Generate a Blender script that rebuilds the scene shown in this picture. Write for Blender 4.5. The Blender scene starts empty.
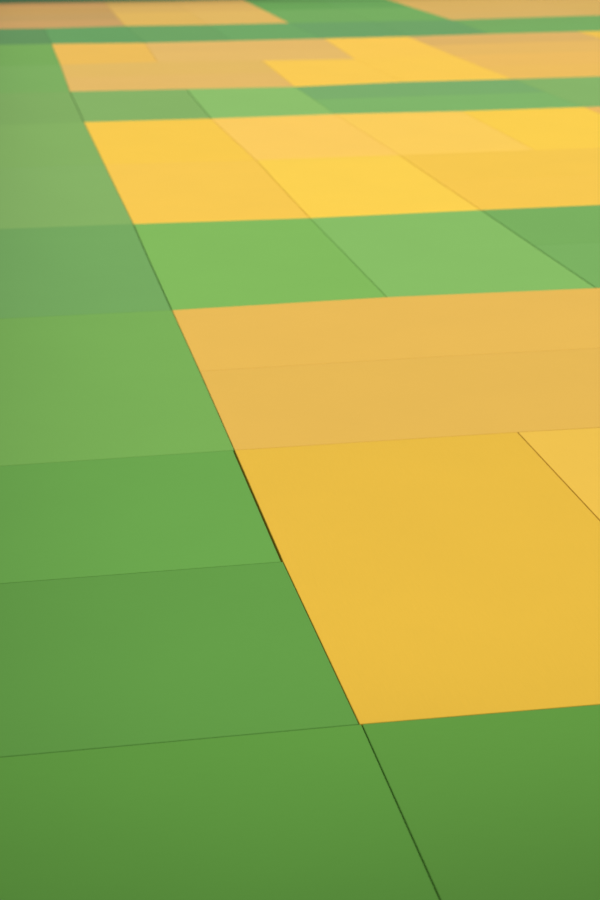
import bpy, bmesh, math
from mathutils import Vector

# ---------------------------------------------------------------- measured floor plan
# One lattice unit is one metre. Mats are 1 m x 2 m and lie slightly irregularly,
# so every lattice corner carries its own measured position (metres).
NODES = {
    (-2, -1): (-2.0010, -1.0050), (-1, -1): (-1.0006, -1.0078), (0, -1): (-0.0032, -1.0059), (1, -1): (0.9910, -1.0180), (2, -1): (1.9777, -1.0325), (3, -1): (2.9860, -1.0195), (4, -1): (3.9938, -1.0073), (5, -1): (4.9968, -1.0026), (6, -1): (5.9983, -1.0003), (7, -1): (6.9993, -0.9987), (8, -1): (7.9999, -0.9977), (9, -1): (9.0003, -0.9971),
    (-2, 0): (-2.0008, -0.0051), (-1, 0): (-0.9998, -0.0096), (0, 0): (0.0007, -0.0086), (1, 0): (0.9890, -0.0243), (2, 0): (1.9724, -0.0399), (3, 0): (2.9853, -0.0203), (4, 0): (3.9939, -0.0070), (5, 0): (4.9969, -0.0025), (6, 0): (5.9984, -0.0002), (7, 0): (6.9994, 0.0015), (8, 0): (8.0000, 0.0026), (9, 0): (9.0005, 0.0033),
    (-2, 1): (-2.0009, 0.9963), (-1, 1): (-1.0007, 0.9944), (0, 1): (-0.0069, 1.0017), (1, 1): (0.9966, 0.9963), (2, 1): (1.9809, 0.9734), (3, 1): (2.9889, 0.9859), (4, 1): (3.9947, 0.9944), (5, 1): (4.9970, 0.9977), (6, 1): (5.9984, 1.0000), (7, 1): (6.9995, 1.0018), (8, 1): (8.0002, 1.0031), (9, 1): (9.0007, 1.0039),
    (-2, 2): (-2.0010, 1.9982), (-1, 2): (-1.0009, 2.0004), (0, 2): (-0.0012, 2.0147), (1, 2): (1.0056, 2.0161), (2, 2): (1.9955, 1.9992), (3, 2): (2.9943, 1.9952), (4, 2): (3.9957, 1.9960), (5, 2): (4.9972, 1.9979), (6, 2): (5.9985, 2.0002), (7, 2): (6.9997, 2.0022), (8, 2): (8.0005, 2.0037), (9, 2): (9.0010, 2.0046),
    (-2, 3): (-2.0009, 2.9994), (-1, 3): (-1.0000, 3.0013), (0, 3): (0.0026, 3.0008), (1, 3): (1.0028, 3.0206), (2, 3): (2.0019, 3.0146), (3, 3): (2.9978, 3.0015), (4, 3): (3.9963, 2.9967), (5, 3): (4.9972, 2.9979), (6, 3): (5.9987, 3.0003), (7, 3): (6.9999, 3.0027), (8, 3): (8.0008, 3.0045), (9, 3): (9.0013, 3.0055),
    (-2, 4): (-2.0009, 3.9997), (-1, 4): (-0.9993, 3.9997), (0, 4): (0.0029, 4.0002), (1, 4): (1.0033, 4.0454), (2, 4): (2.0040, 4.0217), (3, 4): (2.9987, 4.0015), (4, 4): (3.9959, 3.9961), (5, 4): (4.9971, 3.9976), (6, 4): (5.9988, 4.0004), (7, 4): (7.0002, 4.0033), (8, 4): (8.0012, 4.0055), (9, 4): (9.0018, 4.0066),
    (-2, 5): (-2.0011, 4.9998), (-1, 5): (-0.9992, 4.9967), (0, 5): (0.0032, 4.9923), (1, 5): (1.0005, 4.9954), (2, 5): (2.0020, 4.9971), (3, 5): (2.9968, 4.9946), (4, 5): (3.9944, 4.9943), (5, 5): (4.9969, 4.9970), (6, 5): (5.9991, 5.0005), (7, 5): (7.0007, 5.0040), (8, 5): (8.0018, 5.0067), (9, 5): (9.0023, 5.0080),
    (-2, 6): (-2.0017, 6.0003), (-1, 6): (-0.9997, 5.9953), (0, 6): (0.0064, 5.9789), (1, 6): (0.9976, 5.9452), (2, 6): (2.0026, 5.9745), (3, 6): (2.9908, 5.9878), (4, 6): (3.9917, 5.9922), (5, 6): (4.9970, 5.9962), (6, 6): (5.9994, 6.0004), (7, 6): (7.0012, 6.0050), (8, 6): (8.0025, 6.0084), (9, 6): (9.0031, 6.0099),
    (-2, 7): (-2.0026, 7.0016), (-1, 7): (-1.0019, 6.9998), (0, 7): (-0.0002, 6.9993), (1, 7): (1.0009, 6.9706), (2, 7): (1.9981, 6.9778), (3, 7): (2.9749, 6.9857), (4, 7): (3.9893, 6.9908), (5, 7): (4.9978, 6.9955), (6, 7): (5.9999, 7.0002), (7, 7): (7.0019, 7.0063), (8, 7): (8.0035, 7.0108), (9, 7): (9.0041, 7.0123),
    (-2, 8): (-2.0037, 8.0034), (-1, 8): (-1.0047, 8.0054), (0, 8): (-0.0053, 8.0274), (1, 8): (1.0082, 7.9752), (2, 8): (1.9984, 7.9745), (3, 8): (2.9633, 7.9854), (4, 8): (3.9927, 7.9912), (5, 8): (4.9995, 7.9953), (6, 8): (6.0002, 7.9997), (7, 8): (7.0028, 8.0081), (8, 8): (8.0049, 8.0141), (9, 8): (9.0054, 8.0156),
    (-2, 9): (-2.0048, 9.0055), (-1, 9): (-1.0075, 9.0058), (0, 9): (-0.0098, 9.0148), (1, 9): (0.9892, 8.9883), (2, 9): (1.9834, 8.9979), (3, 9): (2.9751, 8.9868), (4, 9): (4.0070, 8.9956), (5, 9): (5.0004, 8.9963), (6, 9): (6.0001, 8.9988), (7, 9): (7.0040, 9.0111), (8, 9): (8.0069, 9.0190), (9, 9): (9.0072, 9.0200),
    (-2, 10): (-2.0054, 10.0083), (-1, 10): (-1.0098, 10.0027), (0, 10): (-0.0156, 10.0213), (1, 10): (0.9700, 9.9991), (2, 10): (1.9652, 10.0372), (3, 10): (2.9869, 9.9845), (4, 10): (4.0156, 10.0004), (5, 10): (5.0003, 9.9982), (6, 10): (5.9992, 9.9976), (7, 10): (7.0061, 10.0165), (8, 10): (8.0098, 10.0265), (9, 10): (9.0095, 10.0259),
    (-2, 11): (-2.0055, 11.0139), (-1, 11): (-1.0104, 10.9955), (0, 11): (-0.0156, 10.9753), (1, 11): (0.9830, 10.9485), (2, 11): (1.9700, 10.9379), (3, 11): (2.9885, 10.9653), (4, 11): (4.0073, 10.9719), (5, 11): (4.9899, 10.9784), (6, 11): (5.9973, 10.9962), (7, 11): (7.0100, 11.0271), (8, 11): (8.0142, 11.0378), (9, 11): (9.0126, 11.0338),
    (-2, 12): (-2.0049, 12.0255), (-1, 12): (-1.0094, 11.9975), (0, 12): (-0.0190, 11.9229), (1, 12): (0.9948, 11.8723), (2, 12): (1.9606, 11.8135), (3, 12): (2.9857, 11.9460), (4, 12): (4.0077, 11.9375), (5, 12): (4.9725, 11.9542), (6, 12): (5.9983, 12.0024), (7, 12): (7.0177, 12.0472), (8, 12): (8.0209, 12.0548), (9, 12): (9.0166, 12.0440),
    (-2, 13): (-2.0037, 13.0462), (-1, 13): (-1.0056, 13.0279), (0, 13): (-0.0078, 12.9961), (1, 13): (0.9866, 12.9779), (2, 13): (1.9861, 12.9203), (3, 13): (2.9700, 12.9295), (4, 13): (4.0019, 12.9561), (5, 13): (4.9846, 12.9732), (6, 13): (6.0107, 13.0346), (7, 13): (7.0314, 13.0815), (8, 13): (8.0304, 13.0786), (9, 13): (9.0214, 13.0563),
    (-2, 14): (-2.0026, 14.0773), (-1, 14): (-1.0020, 14.0812), (0, 14): (0.0034, 14.0575), (1, 14): (0.9737, 14.0795), (2, 14): (2.0108, 13.9782), (3, 14): (2.9492, 13.9013), (4, 14): (4.0013, 13.9941), (5, 14): (5.0086, 14.0392), (6, 14): (6.0340, 14.0944), (7, 14): (7.0508, 14.1285), (8, 14): (8.0422, 14.1078), (9, 14): (9.0266, 14.0697),
    (-2, 15): (-2.0020, 15.1118), (-1, 15): (-1.0021, 15.1644), (0, 15): (0.0056, 15.0955), (1, 15): (1.0014, 15.0489), (2, 15): (2.0050, 14.9934), (3, 15): (3.0009, 14.9830), (4, 15): (4.0161, 15.0377), (5, 15): (5.0174, 15.1093), (6, 15): (6.0576, 15.1516), (7, 15): (7.0700, 15.1721), (8, 15): (8.0530, 15.1348), (9, 15): (9.0312, 15.0819),
    (-2, 16): (-2.0018, 16.1305), (-1, 16): (-1.0040, 16.2106), (0, 16): (0.0133, 16.1587), (1, 16): (1.0298, 16.0300), (2, 16): (2.0079, 16.0272), (3, 16): (3.0487, 16.0454), (4, 16): (4.0215, 16.0507), (5, 16): (5.0124, 16.1422), (6, 16): (6.0690, 16.1755), (7, 16): (7.0775, 16.1877), (8, 16): (8.0579, 16.1495), (9, 16): (9.0341, 16.0906),
    (-2, 17): (-2.0014, 17.1266), (-1, 17): (-1.0017, 17.1602), (0, 17): (0.0071, 17.1050), (1, 17): (1.0065, 17.0767), (2, 17): (2.0010, 17.0492), (3, 17): (3.0214, 17.0459), (4, 17): (4.0287, 17.0374), (5, 17): (5.0344, 17.0651), (6, 17): (6.0594, 17.1490), (7, 17): (7.0668, 17.1833), (8, 17): (8.0564, 17.1537), (9, 17): (9.0350, 17.0944),
    (-2, 18): (-2.0011, 18.1178), (-1, 18): (-1.0020, 18.1441), (0, 18): (0.0054, 18.0597), (1, 18): (0.9866, 18.1329), (2, 18): (1.9946, 18.0530), (3, 18): (3.0018, 18.0592), (4, 18): (4.0408, 18.0187), (5, 18): (5.0569, 17.9866), (6, 18): (6.0508, 18.1094), (7, 18): (7.0616, 18.1972), (8, 18): (8.0535, 18.1546), (9, 18): (9.0339, 18.0930),
    (-2, 19): (-2.0008, 19.1061), (-1, 19): (-1.0011, 19.1286), (0, 19): (0.0031, 19.0734), (1, 19): (0.9929, 19.1026), (2, 19): (1.9976, 19.0519), (3, 19): (3.0064, 19.0498), (4, 19): (4.0346, 19.0243), (5, 19): (5.0492, 19.0063), (6, 19): (6.0468, 19.0920), (7, 19): (7.0588, 19.1822), (8, 19): (8.0490, 19.1431), (9, 19): (9.0313, 19.0863),
    (-2, 20): (-2.0007, 20.0903), (-1, 20): (-1.0010, 20.1019), (0, 20): (-0.0008, 20.0826), (1, 20): (1.0006, 20.0577), (2, 20): (2.0003, 20.0225), (3, 20): (3.0085, 20.0314), (4, 20): (4.0260, 20.0286), (5, 20): (5.0376, 20.0283), (6, 20): (6.0407, 20.0797), (7, 20): (7.0491, 20.1411), (8, 20): (8.0416, 20.1187), (9, 20): (9.0275, 20.0757),
    (-2, 21): (-2.0009, 21.0767), (-1, 21): (-1.0033, 21.0924), (0, 21): (-0.0078, 21.1076), (1, 21): (1.0094, 21.0255), (2, 21): (1.9966, 20.9520), (3, 21): (3.0054, 21.0041), (4, 21): (4.0194, 21.0272), (5, 21): (5.0288, 21.0361), (6, 21): (6.0335, 21.0672), (7, 21): (7.0380, 21.1014), (8, 21): (8.0332, 21.0918), (9, 21): (9.0232, 21.0636),
    (-2, 22): (-2.0011, 22.0672), (-1, 22): (-1.0052, 22.0928), (0, 22): (-0.0123, 22.1280), (1, 22): (1.0155, 22.0168), (2, 22): (1.9931, 21.9192), (3, 22): (3.0022, 21.9826), (4, 22): (4.0146, 22.0229), (5, 22): (5.0224, 22.0360), (6, 22): (6.0267, 22.0556), (7, 22): (7.0290, 22.0739), (8, 22): (8.0259, 22.0697), (9, 22): (9.0192, 22.0521),
    (-2, 23): (-2.0011, 23.0594), (-1, 23): (-1.0047, 23.0854), (0, 23): (-0.0086, 23.1091), (1, 23): (1.0103, 23.0204), (2, 23): (1.9961, 22.9414), (3, 23): (3.0019, 22.9827), (4, 23): (4.0113, 23.0193), (5, 23): (5.0175, 23.0330), (6, 23): (6.0211, 23.0458), (7, 23): (7.0223, 23.0557), (8, 23): (8.0202, 23.0534), (9, 23): (9.0157, 23.0423),
}
THICK = 0.04      # mat thickness
GAP = 0.0011      # half of the usual joint between two mats
BEVEL = 0.0028

col = bpy.context.scene.collection


# ---------------------------------------------------------------- materials
def mat_vinyl():
    """Embossed straw-pattern vinyl; each mat's dye lot comes from its object colour."""
    m = bpy.data.materials.new('embossed_vinyl')
    m.use_nodes = True
    nt = m.node_tree
    N, L = nt.nodes, nt.links
    b = N['Principled BSDF']
    b.inputs['Roughness'].default_value = 0.55
    b.inputs['Specular IOR Level'].default_value = 0.12
    info = N.new('ShaderNodeObjectInfo')
    tc = N.new('ShaderNodeTexCoord')
    # broad, very faint unevenness of the dye
    n1 = N.new('ShaderNodeTexNoise')
    n1.inputs['Scale'].default_value = 2.3
    n1.inputs['Detail'].default_value = 3.0
    L.new(tc.outputs['Object'], n1.inputs['Vector'])
    # fine straw weave, drawn out along the mat's long side
    mp = N.new('ShaderNodeMapping')
    mp.inputs['Scale'].default_value = (14.0, 220.0, 1.0)
    L.new(tc.outputs['Object'], mp.inputs['Vector'])
    n2 = N.new('ShaderNodeTexNoise')
    n2.inputs['Scale'].default_value = 1.0
    n2.inputs['Detail'].default_value = 2.0
    L.new(mp.outputs['Vector'], n2.inputs['Vector'])
    a = N.new('ShaderNodeMath'); a.operation = 'MULTIPLY_ADD'
    a.inputs[1].default_value = 0.05; a.inputs[2].default_value = 0.975
    L.new(n1.outputs['Fac'], a.inputs[0])
    c = N.new('ShaderNodeMath'); c.operation = 'MULTIPLY_ADD'
    c.inputs[1].default_value = 0.05; c.inputs[2].default_value = -0.025
    L.new(n2.outputs['Fac'], c.inputs[0])
    s = N.new('ShaderNodeMath'); s.operation = 'ADD'
    L.new(a.outputs[0], s.inputs[0]); L.new(c.outputs[0], s.inputs[1])
    v = N.new('ShaderNodeVectorMath'); v.operation = 'SCALE'
    L.new(info.outputs['Color'], v.inputs[0]); L.new(s.outputs[0], v.inputs['Scale'])
    L.new(v.outputs['Vector'], b.inputs['Base Color'])
    bump = N.new('ShaderNodeBump')
    bump.inputs['Strength'].default_value = 0.06
    bump.inputs['Distance'].default_value = 0.001
    L.new(n2.outputs['Fac'], bump.inputs['Height'])
    L.new(bump.outputs['Normal'], b.inputs['Normal'])
    return m


def mat_floor():
    m = bpy.data.materials.new('hall_floor')
    m.use_nodes = True
    N, L = m.node_tree.nodes, m.node_tree.links
    b = N['Principled BSDF']
    b.inputs['Roughness'].default_value = 0.6
    n = N.new('ShaderNodeTexNoise'); n.inputs['Scale'].default_value = 30.0
    r = N.new('ShaderNodeValToRGB')
    r.color_ramp.elements[0].color = (0.030, 0.075, 0.020, 1)
    r.color_ramp.elements[1].color = (0.045, 0.100, 0.030, 1)
    L.new(n.outputs['Fac'], r.inputs['Fac'])
    L.new(r.outputs['Color'], b.inputs['Base Color'])
    return m


VINYL = mat_vinyl()

# ---------------------------------------------------------------- mats
def foam_mat(x0, y0, x1, y1, albedo, label, group, trim=(0, 0, 0, 0)):
    """One rectangular mat; trim = extra clearance at left, near, right, far side."""
    w, d = x1 - x0, y1 - y0
    ring = []                                  # (lattice x, lattice y, push x, push y)
    gl, gn, gr, gf = (GAP + t for t in trim)
    xs, ys = list(range(x0, x1 + 1)), list(range(y0, y1 + 1))
    for x in xs:
        ring.append((x, y0, gl if x == x0 else (-gr if x == x1 else 0), gn))
    for y in ys[1:]:
        ring.append((x1, y, -gr, -gf if y == y1 else 0))
    for x in reversed(xs[:-1]):
        ring.append((x, y1, gl if x == x0 else 0, -gf))
    for y in reversed(ys[1:-1]):
        ring.append((x0, y, gl, 0))
    pts = [(NODES[x, y][0] + px, NODES[x, y][1] + py) for x, y, px, py in ring]
    cx = sum(p[0] for p in pts) / len(pts)
    cy = sum(p[1] for p in pts) / len(pts)
    turned = d > w                             # long side runs away from the camera
    bm = bmesh.new()
    bottom, top = [], []
    for px, py in pts:
        lx, ly = px - cx, py - cy
        if turned:
            lx, ly = ly, -lx
        bottom.append(bm.verts.new((lx, ly, 0)))
        top.append(bm.verts.new((lx, ly, THICK)))
    n = len(pts)
    cap = bm.faces.new(top)
    bm.faces.new(list(reversed(bottom)))
    for i in range(n):
        j = (i + 1) % n
        bm.faces.new((bottom[i], bottom[j], top[j], top[i]))
    bmesh.ops.recalc_face_normals(bm, faces=bm.faces)
    bmesh.ops.bevel(bm, geom=list(cap.edges), offset=BEVEL, segments=3, profile=0.5, affect='EDGES')
    me = bpy.data.meshes.new('foam_mat')
    bm.to_mesh(me); bm.free()
    me.materials.append(VINYL)
    o = bpy.data.objects.new('foam_mat', me)
    o.location = (cx, cy, -THICK)
    if turned:
        o.rotation_euler.z = math.pi / 2
    o.color = (*albedo, 1.0)
    o['label'] = label
    o['category'] = 'mat'
    o['group'] = group
    col.objects.link(o)
    return o


GREEN, YELLOW = 'green floor mats', 'yellow floor mats'
# x0, y0, x1, y1 on the lattice, group, colour with grain sheen and light level baked in (linear), label; near to far
MATS = [
    (-2, -1, 0, 0, GREEN, (0.1170, 0.3321, 0.0463), 'dark green mat in the bottom left corner, left of the front edge joint'),
    (-2, 0, 0, 1, GREEN, (0.1179, 0.3284, 0.0527), 'green mat left of the lower half of the biggest bright yellow mat'),
    (-2, 1, 0, 2, GREEN, (0.1369, 0.3726, 0.0618), "green mat beside a wide dark gap, left of biggest yellow mat's upper half"),
    (-1, 2, 0, 4, GREEN, (0.1793, 0.4168, 0.0776), 'light yellowish green mat on left edge, beside two dull orange yellow mats'),
    (-1, 4, 0, 6, GREEN, (0.1639, 0.3871, 0.0969), 'darker bluish green mat on the left edge between two lighter green mats'),
    (-1, 6, 0, 8, GREEN, (0.2219, 0.4351, 0.1079), 'pale green mat on left edge, just beyond the darker bluish green mat'),
    (-1, 8, 0, 10, GREEN, (0.2196, 0.4342, 0.1014), 'pale green mat left of the far half of the middle yellow block'),
    (-1, 10, 0, 12, GREEN, (0.2060, 0.4109, 0.0971), 'greyish green mat on left edge, level with the narrow green band'),
    (-1, 12, 0, 14, GREEN, (0.1885, 0.4207, 0.0923), 'green mat on left edge beside the dull near rows of the far yellow block'),
    (-1, 14, 0, 16, GREEN, (0.1726, 0.4083, 0.0782), "blurred fresh green mat left of the far yellow block's top left corner"),
    (-1, 16, 0, 18, GREEN, (0.1074, 0.2850, 0.0848), 'blurred dark green mat at left end of the band below the topmost yellow'),
    (0, -1, 2, 0, GREEN, (0.1160, 0.3212, 0.0447), 'dark green mat in the bottom right corner, below the biggest yellow mat'),
    (0, 0, 1, 2, YELLOW, (0.8022, 0.4805, 0.0418), 'biggest bright yellow mat, in the foreground at centre right'),
    (1, 0, 2, 2, YELLOW, (0.8545, 0.5200, 0.0616), 'pale yellow mat at right edge, across the diagonal joint from biggest yellow mat'),
    (0, 2, 2, 3, YELLOW, (0.7845, 0.4630, 0.0734), 'dull orange yellow mat lying crosswise directly behind the biggest bright yellow mat'),
    (0, 3, 2, 4, YELLOW, (0.8093, 0.4745, 0.0760), "dull orange yellow mat lying crosswise along the near green band's front edge"),
    (0, 4, 1, 6, GREEN, (0.2075, 0.4768, 0.0881), 'bright green mat, left one of two between the nearest and middle yellow blocks'),
    (1, 4, 2, 6, GREEN, (0.2274, 0.4955, 0.1092), 'bright green mat, right one of two between the nearest and middle yellow blocks'),
    (2, 4, 4, 5, GREEN, (0.1814, 0.4243, 0.0980), 'darker green crosswise mat at right edge, nearer one of a pair past diagonal gap'),
    (2, 5, 4, 6, GREEN, (0.1747, 0.4148, 0.0922), 'darker green crosswise mat at right edge, farther one of a pair past diagonal gap'),
    (0, 6, 1, 8, YELLOW, (0.9476, 0.5716, 0.0603), 'yellow mat at the near left corner of the middle yellow block'),
    (1, 6, 2, 8, YELLOW, (0.9843, 0.6282, 0.0564), "most vivid yellow mat, second from left in middle yellow block's near row"),
    (2, 6, 4, 7, YELLOW, (0.9421, 0.5672, 0.0565), "dull yellow crosswise mat on middle yellow block's front edge at right"),
    (2, 7, 4, 8, YELLOW, (0.9366, 0.5682, 0.0544), 'dull yellow crosswise mat second from front at right of middle yellow block'),
    (0, 8, 1, 10, YELLOW, (0.9573, 0.5842, 0.0501), 'yellow mat at the far left corner of the middle yellow block'),
    (1, 8, 2, 10, YELLOW, (0.9850, 0.5955, 0.0920), "pale creamy yellow mat, second from left in middle yellow block's far row"),
    (2, 8, 3, 10, YELLOW, (0.9850, 0.6088, 0.0815), "pale yellow mat, third from left in middle yellow block's far row"),
    (3, 8, 4, 10, YELLOW, (0.9850, 0.6176, 0.0499), "vivid yellow mat, fourth from left in middle yellow block's far row"),
    (4, 9, 6, 10, YELLOW, (0.8727, 0.4819, 0.0967), "orange yellow mat just entering at right edge, middle yellow block's far row"),
    (0, 10, 1, 12, GREEN, (0.2218, 0.4337, 0.1074), 'greyish light green mat, leftmost in the narrow green band between yellow blocks'),
    (1, 10, 2, 12, GREEN, (0.2503, 0.5131, 0.1243), 'brightest light green mat, second from left in the narrow green band'),
    (2, 10, 4, 11, GREEN, (0.1965, 0.4506, 0.1185), 'medium green crosswise mat in narrow band, in front of a darker green one'),
    (2, 11, 4, 12, GREEN, (0.1803, 0.4091, 0.1246), 'dark bluish green crosswise mat in narrow band, behind a medium green one'),
    (4, 10, 5, 12, GREEN, (0.2211, 0.4456, 0.1152), 'light green mat at the right end of the narrow green band'),
    (0, 12, 2, 13, YELLOW, (0.7920, 0.4774, 0.1128), 'dull tan yellow crosswise mat at front left edge of the far yellow block'),
    (0, 13, 2, 14, YELLOW, (0.7833, 0.4829, 0.1027), 'dull tan yellow crosswise mat second from front, left side of far yellow block'),
    (0, 14, 1, 16, YELLOW, (0.8639, 0.4997, 0.0753), 'small brighter yellow mat at the far left corner of the far yellow block'),
    (1, 14, 3, 15, YELLOW, (0.8057, 0.4879, 0.1177), 'dull tan crosswise mat, right of corner bright mat, second from far edge'),
    (1, 15, 3, 16, YELLOW, (0.7913, 0.4762, 0.1162), 'dull tan crosswise mat, right of corner bright mat, on the far edge'),
    (2, 12, 3, 14, YELLOW, (0.9803, 0.5910, 0.0603), "bright yellow mat, left one of two side by side at far block's front"),
    (3, 12, 4, 14, YELLOW, (0.9820, 0.5920, 0.0593), "bright yellow mat, right one of two side by side at far block's front"),
    (3, 14, 4, 16, YELLOW, (0.9838, 0.5860, 0.0628), "bright yellow mat on far block's far edge, behind two front bright mats"),
    (4, 12, 6, 13, YELLOW, (0.8665, 0.5023, 0.0866), "dull yellow crosswise mat on far block's front edge at right"),
    (4, 13, 6, 14, YELLOW, (0.8652, 0.4947, 0.0923), 'dull yellow crosswise mat second from front at right of far block'),
    (4, 14, 6, 15, YELLOW, (0.8248, 0.4820, 0.1003), 'dull tan crosswise mat third from front at right of far block'),
    (4, 15, 6, 16, YELLOW, (0.7506, 0.4406, 0.1100), "dull tan crosswise mat on far block's far edge at right"),
    (6, 14, 7, 16, YELLOW, (0.9009, 0.5433, 0.0507), "bright yellow mat just entering at right edge, far block's far corner"),
    (0, 16, 1, 18, GREEN, (0.1196, 0.3421, 0.0964), 'blurred green mat second from left in band under topmost left yellow block'),
    (1, 16, 2, 18, GREEN, (0.1340, 0.3538, 0.0981), 'blurred green mat third from left in band under topmost left yellow block'),
    (2, 16, 3, 18, GREEN, (0.1412, 0.3784, 0.1045), "blurred green mat fourth from left, at topmost left yellow block's right corner"),
    (3, 16, 4, 18, GREEN, (0.1341, 0.3530, 0.1068), 'blurred dark green mat, left one of a dark pair in the far green band'),
    (4, 16, 5, 18, GREEN, (0.1371, 0.3542, 0.1063), 'blurred dark green mat, right one of a dark pair in the far green band'),
    (5, 16, 7, 17, GREEN, (0.1694, 0.4052, 0.0977), 'blurred lighter green crosswise mat at right, front half of far green band'),
    (5, 17, 7, 18, GREEN, (0.1682, 0.3966, 0.0947), 'blurred lighter green crosswise mat at right, back half of far green band'),
    (-1, 18, 1, 19, YELLOW, (0.6127, 0.3460, 0.1037), 'blurred brownish yellow crosswise mat, first from front at topmost left corner'),
    (-1, 19, 1, 20, YELLOW, (0.5584, 0.3288, 0.0947), 'blurred brownish yellow crosswise mat, second from front at topmost left corner'),
    (-1, 20, 1, 21, YELLOW, (0.5754, 0.3272, 0.0823), 'blurred brownish yellow crosswise mat, third from front at topmost left corner'),
    (-1, 21, 1, 22, YELLOW, (0.6846, 0.3684, 0.1003), 'blurred brownish yellow crosswise mat, last before dark green at top left corner'),
    (1, 18, 2, 20, YELLOW, (0.7656, 0.4635, 0.0857), 'blurred yellow mat, front left of four in topmost block right of brownish mats'),
    (2, 18, 3, 20, YELLOW, (0.7707, 0.4692, 0.0967), 'blurred yellow mat, front right of four, its corner touching three green mats'),
    (1, 20, 2, 22, YELLOW, (0.7143, 0.4269, 0.0881), 'blurred dull yellow mat at top edge, back left of four right of brownish mats'),
    (2, 20, 3, 22, YELLOW, (0.7361, 0.4372, 0.0918), 'blurred dull yellow mat at top edge, back right of four beside green mats'),
    (3, 18, 4, 20, GREEN, (0.1589, 0.4016, 0.0889), 'blurred green mat between two topmost yellow blocks, front left of four'),
    (4, 18, 5, 20, GREEN, (0.1589, 0.4080, 0.0890), 'blurred green mat between two topmost yellow blocks, front right of four'),
    (3, 20, 4, 22, GREEN, (0.1231, 0.3633, 0.0699), 'blurred green mat between two topmost yellow blocks, back left of four'),
    (4, 20, 5, 22, GREEN, (0.1265, 0.3677, 0.0758), 'blurred green mat between two topmost yellow blocks, back right of four'),
    (5, 18, 7, 19, YELLOW, (0.7044, 0.4357, 0.1021), 'blurred tan crosswise mat at front of the topmost right yellow block'),
    (5, 19, 7, 20, YELLOW, (0.7117, 0.4303, 0.0960), 'blurred tan crosswise mat second from front in topmost right yellow block'),
    (5, 20, 7, 21, YELLOW, (0.7044, 0.4250, 0.0902), 'blurred tan crosswise mat third from front in topmost right yellow block'),
    (5, 21, 7, 22, YELLOW, (0.6638, 0.4092, 0.0813), 'blurred tan crosswise mat at the very top edge in topmost right block'),
    (7, 18, 9, 19, YELLOW, (0.6971, 0.4303, 0.0960), 'blurred tan mat entering at right edge, front of topmost right block'),
    (7, 19, 9, 20, YELLOW, (0.7044, 0.4303, 0.0921), 'blurred tan mat at top right, second from front along the right edge'),
    (7, 20, 9, 21, YELLOW, (0.6971, 0.4197, 0.0902), 'blurred tan mat at top right, third from front along the right edge'),
    (-1, 22, 1, 23, GREEN, (0.0846, 0.2724, 0.0787), 'dark green mat showing as a thin line along the top left edge'),
    (1, 22, 3, 23, GREEN, (0.0846, 0.2724, 0.0787), 'dark green sliver at top edge, right of the top left dark line'),
]
# joints that stand a little wider or tighter than the rest (left, near, right, far)
TRIM = {
    (-2, 1): (0, 0, 0.0045, 0), (-2, -1): (0, 0, -0.0050, 0), (0, -1): (0.0052, 0, 0, 0), 
    (1, 0): (0.001, 0, 0, 0.001), (0, 4): (0, 0, 0.0005, 0),
    (2, 4): (0.003, 0, 0, 0), (2, 5): (0.003, 0, 0, 0),
    (-1, 4): (0, 0, 0.002, 0), (-1, 10): (0, 0, 0.003, 0),
    (0, 3): (0, 0, -0.04, 0), (1, 10): (0.003, 0, 0, 0), (1, 6): (0.001, 0, 0, 0), (2, 7): (0.002, 0, 0, 0), (2, 6): (0.002, 0, 0, 0),
}

for x0, y0, x1, y1, group, tone, label in MATS:
    foam_mat(x0, y0, x1, y1, tone, label, group, TRIM.get((x0, y0), (0, 0, 0, 0)))

WORLD = 0.33
LIGHT_Y0, LIGHT_LEN, LIGHT_POWER = -0.8, 22.6, 620.0

# ---------------------------------------------------------------- hall floor under the mats
fb = bmesh.new()
bmesh.ops.create_grid(fb, x_segments=8, y_segments=8, size=30.0)
fm = bpy.data.meshes.new('floor')
fb.to_mesh(fm); fb.free()
fm.materials.append(mat_floor())
fo = bpy.data.objects.new('floor', fm)
fo.location = (4.0, 12.0, -THICK)
fo['kind'] = 'structure'
col.objects.link(fo)

# ---------------------------------------------------------------- light
world = bpy.data.worlds.new('hall')
bpy.context.scene.world = world
world.use_nodes = True
bg = world.node_tree.nodes['Background']
bg.inputs['Color'].default_value = (0.95, 0.98, 1.0, 1)
bg.inputs['Strength'].default_value = WORLD


def area(name, loc, size, power, target=None, color=(1, 1, 1)):
    l = bpy.data.lights.new(name, 'AREA')
    l.shape = 'RECTANGLE'
    l.size, l.size_y = size
    l.energy = power
    l.color = color
    o = bpy.data.objects.new(name, l)
    o.location = loc
    if target is not None:
        o.rotation_euler = (Vector(target) - Vector(loc)).to_track_quat('-Z', 'Y').to_euler()
    col.objects.link(o)
    return o


# added overhead area light; its near and left edges imitate lens vignetting
overhead = area("vignette_light", (4.625, LIGHT_Y0 + LIGHT_LEN / 2, 4.2), (11.75, LIGHT_LEN), LIGHT_POWER)
overhead.data.spread = math.radians(38)

# ---------------------------------------------------------------- camera
cam = bpy.data.cameras.new('camera')
cam.sensor_fit = 'VERTICAL'
cam.sensor_width, cam.sensor_height = 24.0, 36.0
cam.lens = 1733.73149 / 900.0 * 36.0
cam.clip_start, cam.clip_end = 0.05, 200.0
cam.dof.use_dof = True
cam.dof.focus_distance = 4.75
cam.dof.aperture_fstop = 4.2
co = bpy.data.objects.new('camera', cam)
co.location = (-0.77445, -3.55617, 1.91445)
co.rotation_euler = (1.24225029, 0.005272985, -0.179600875)
col.objects.link(co)
sc = bpy.context.scene
sc.camera = co
sc.view_settings.view_transform = 'Standard'
sc.view_settings.look = 'None'
sc.view_settings.exposure = 0.0
sc.view_settings.gamma = 1.0
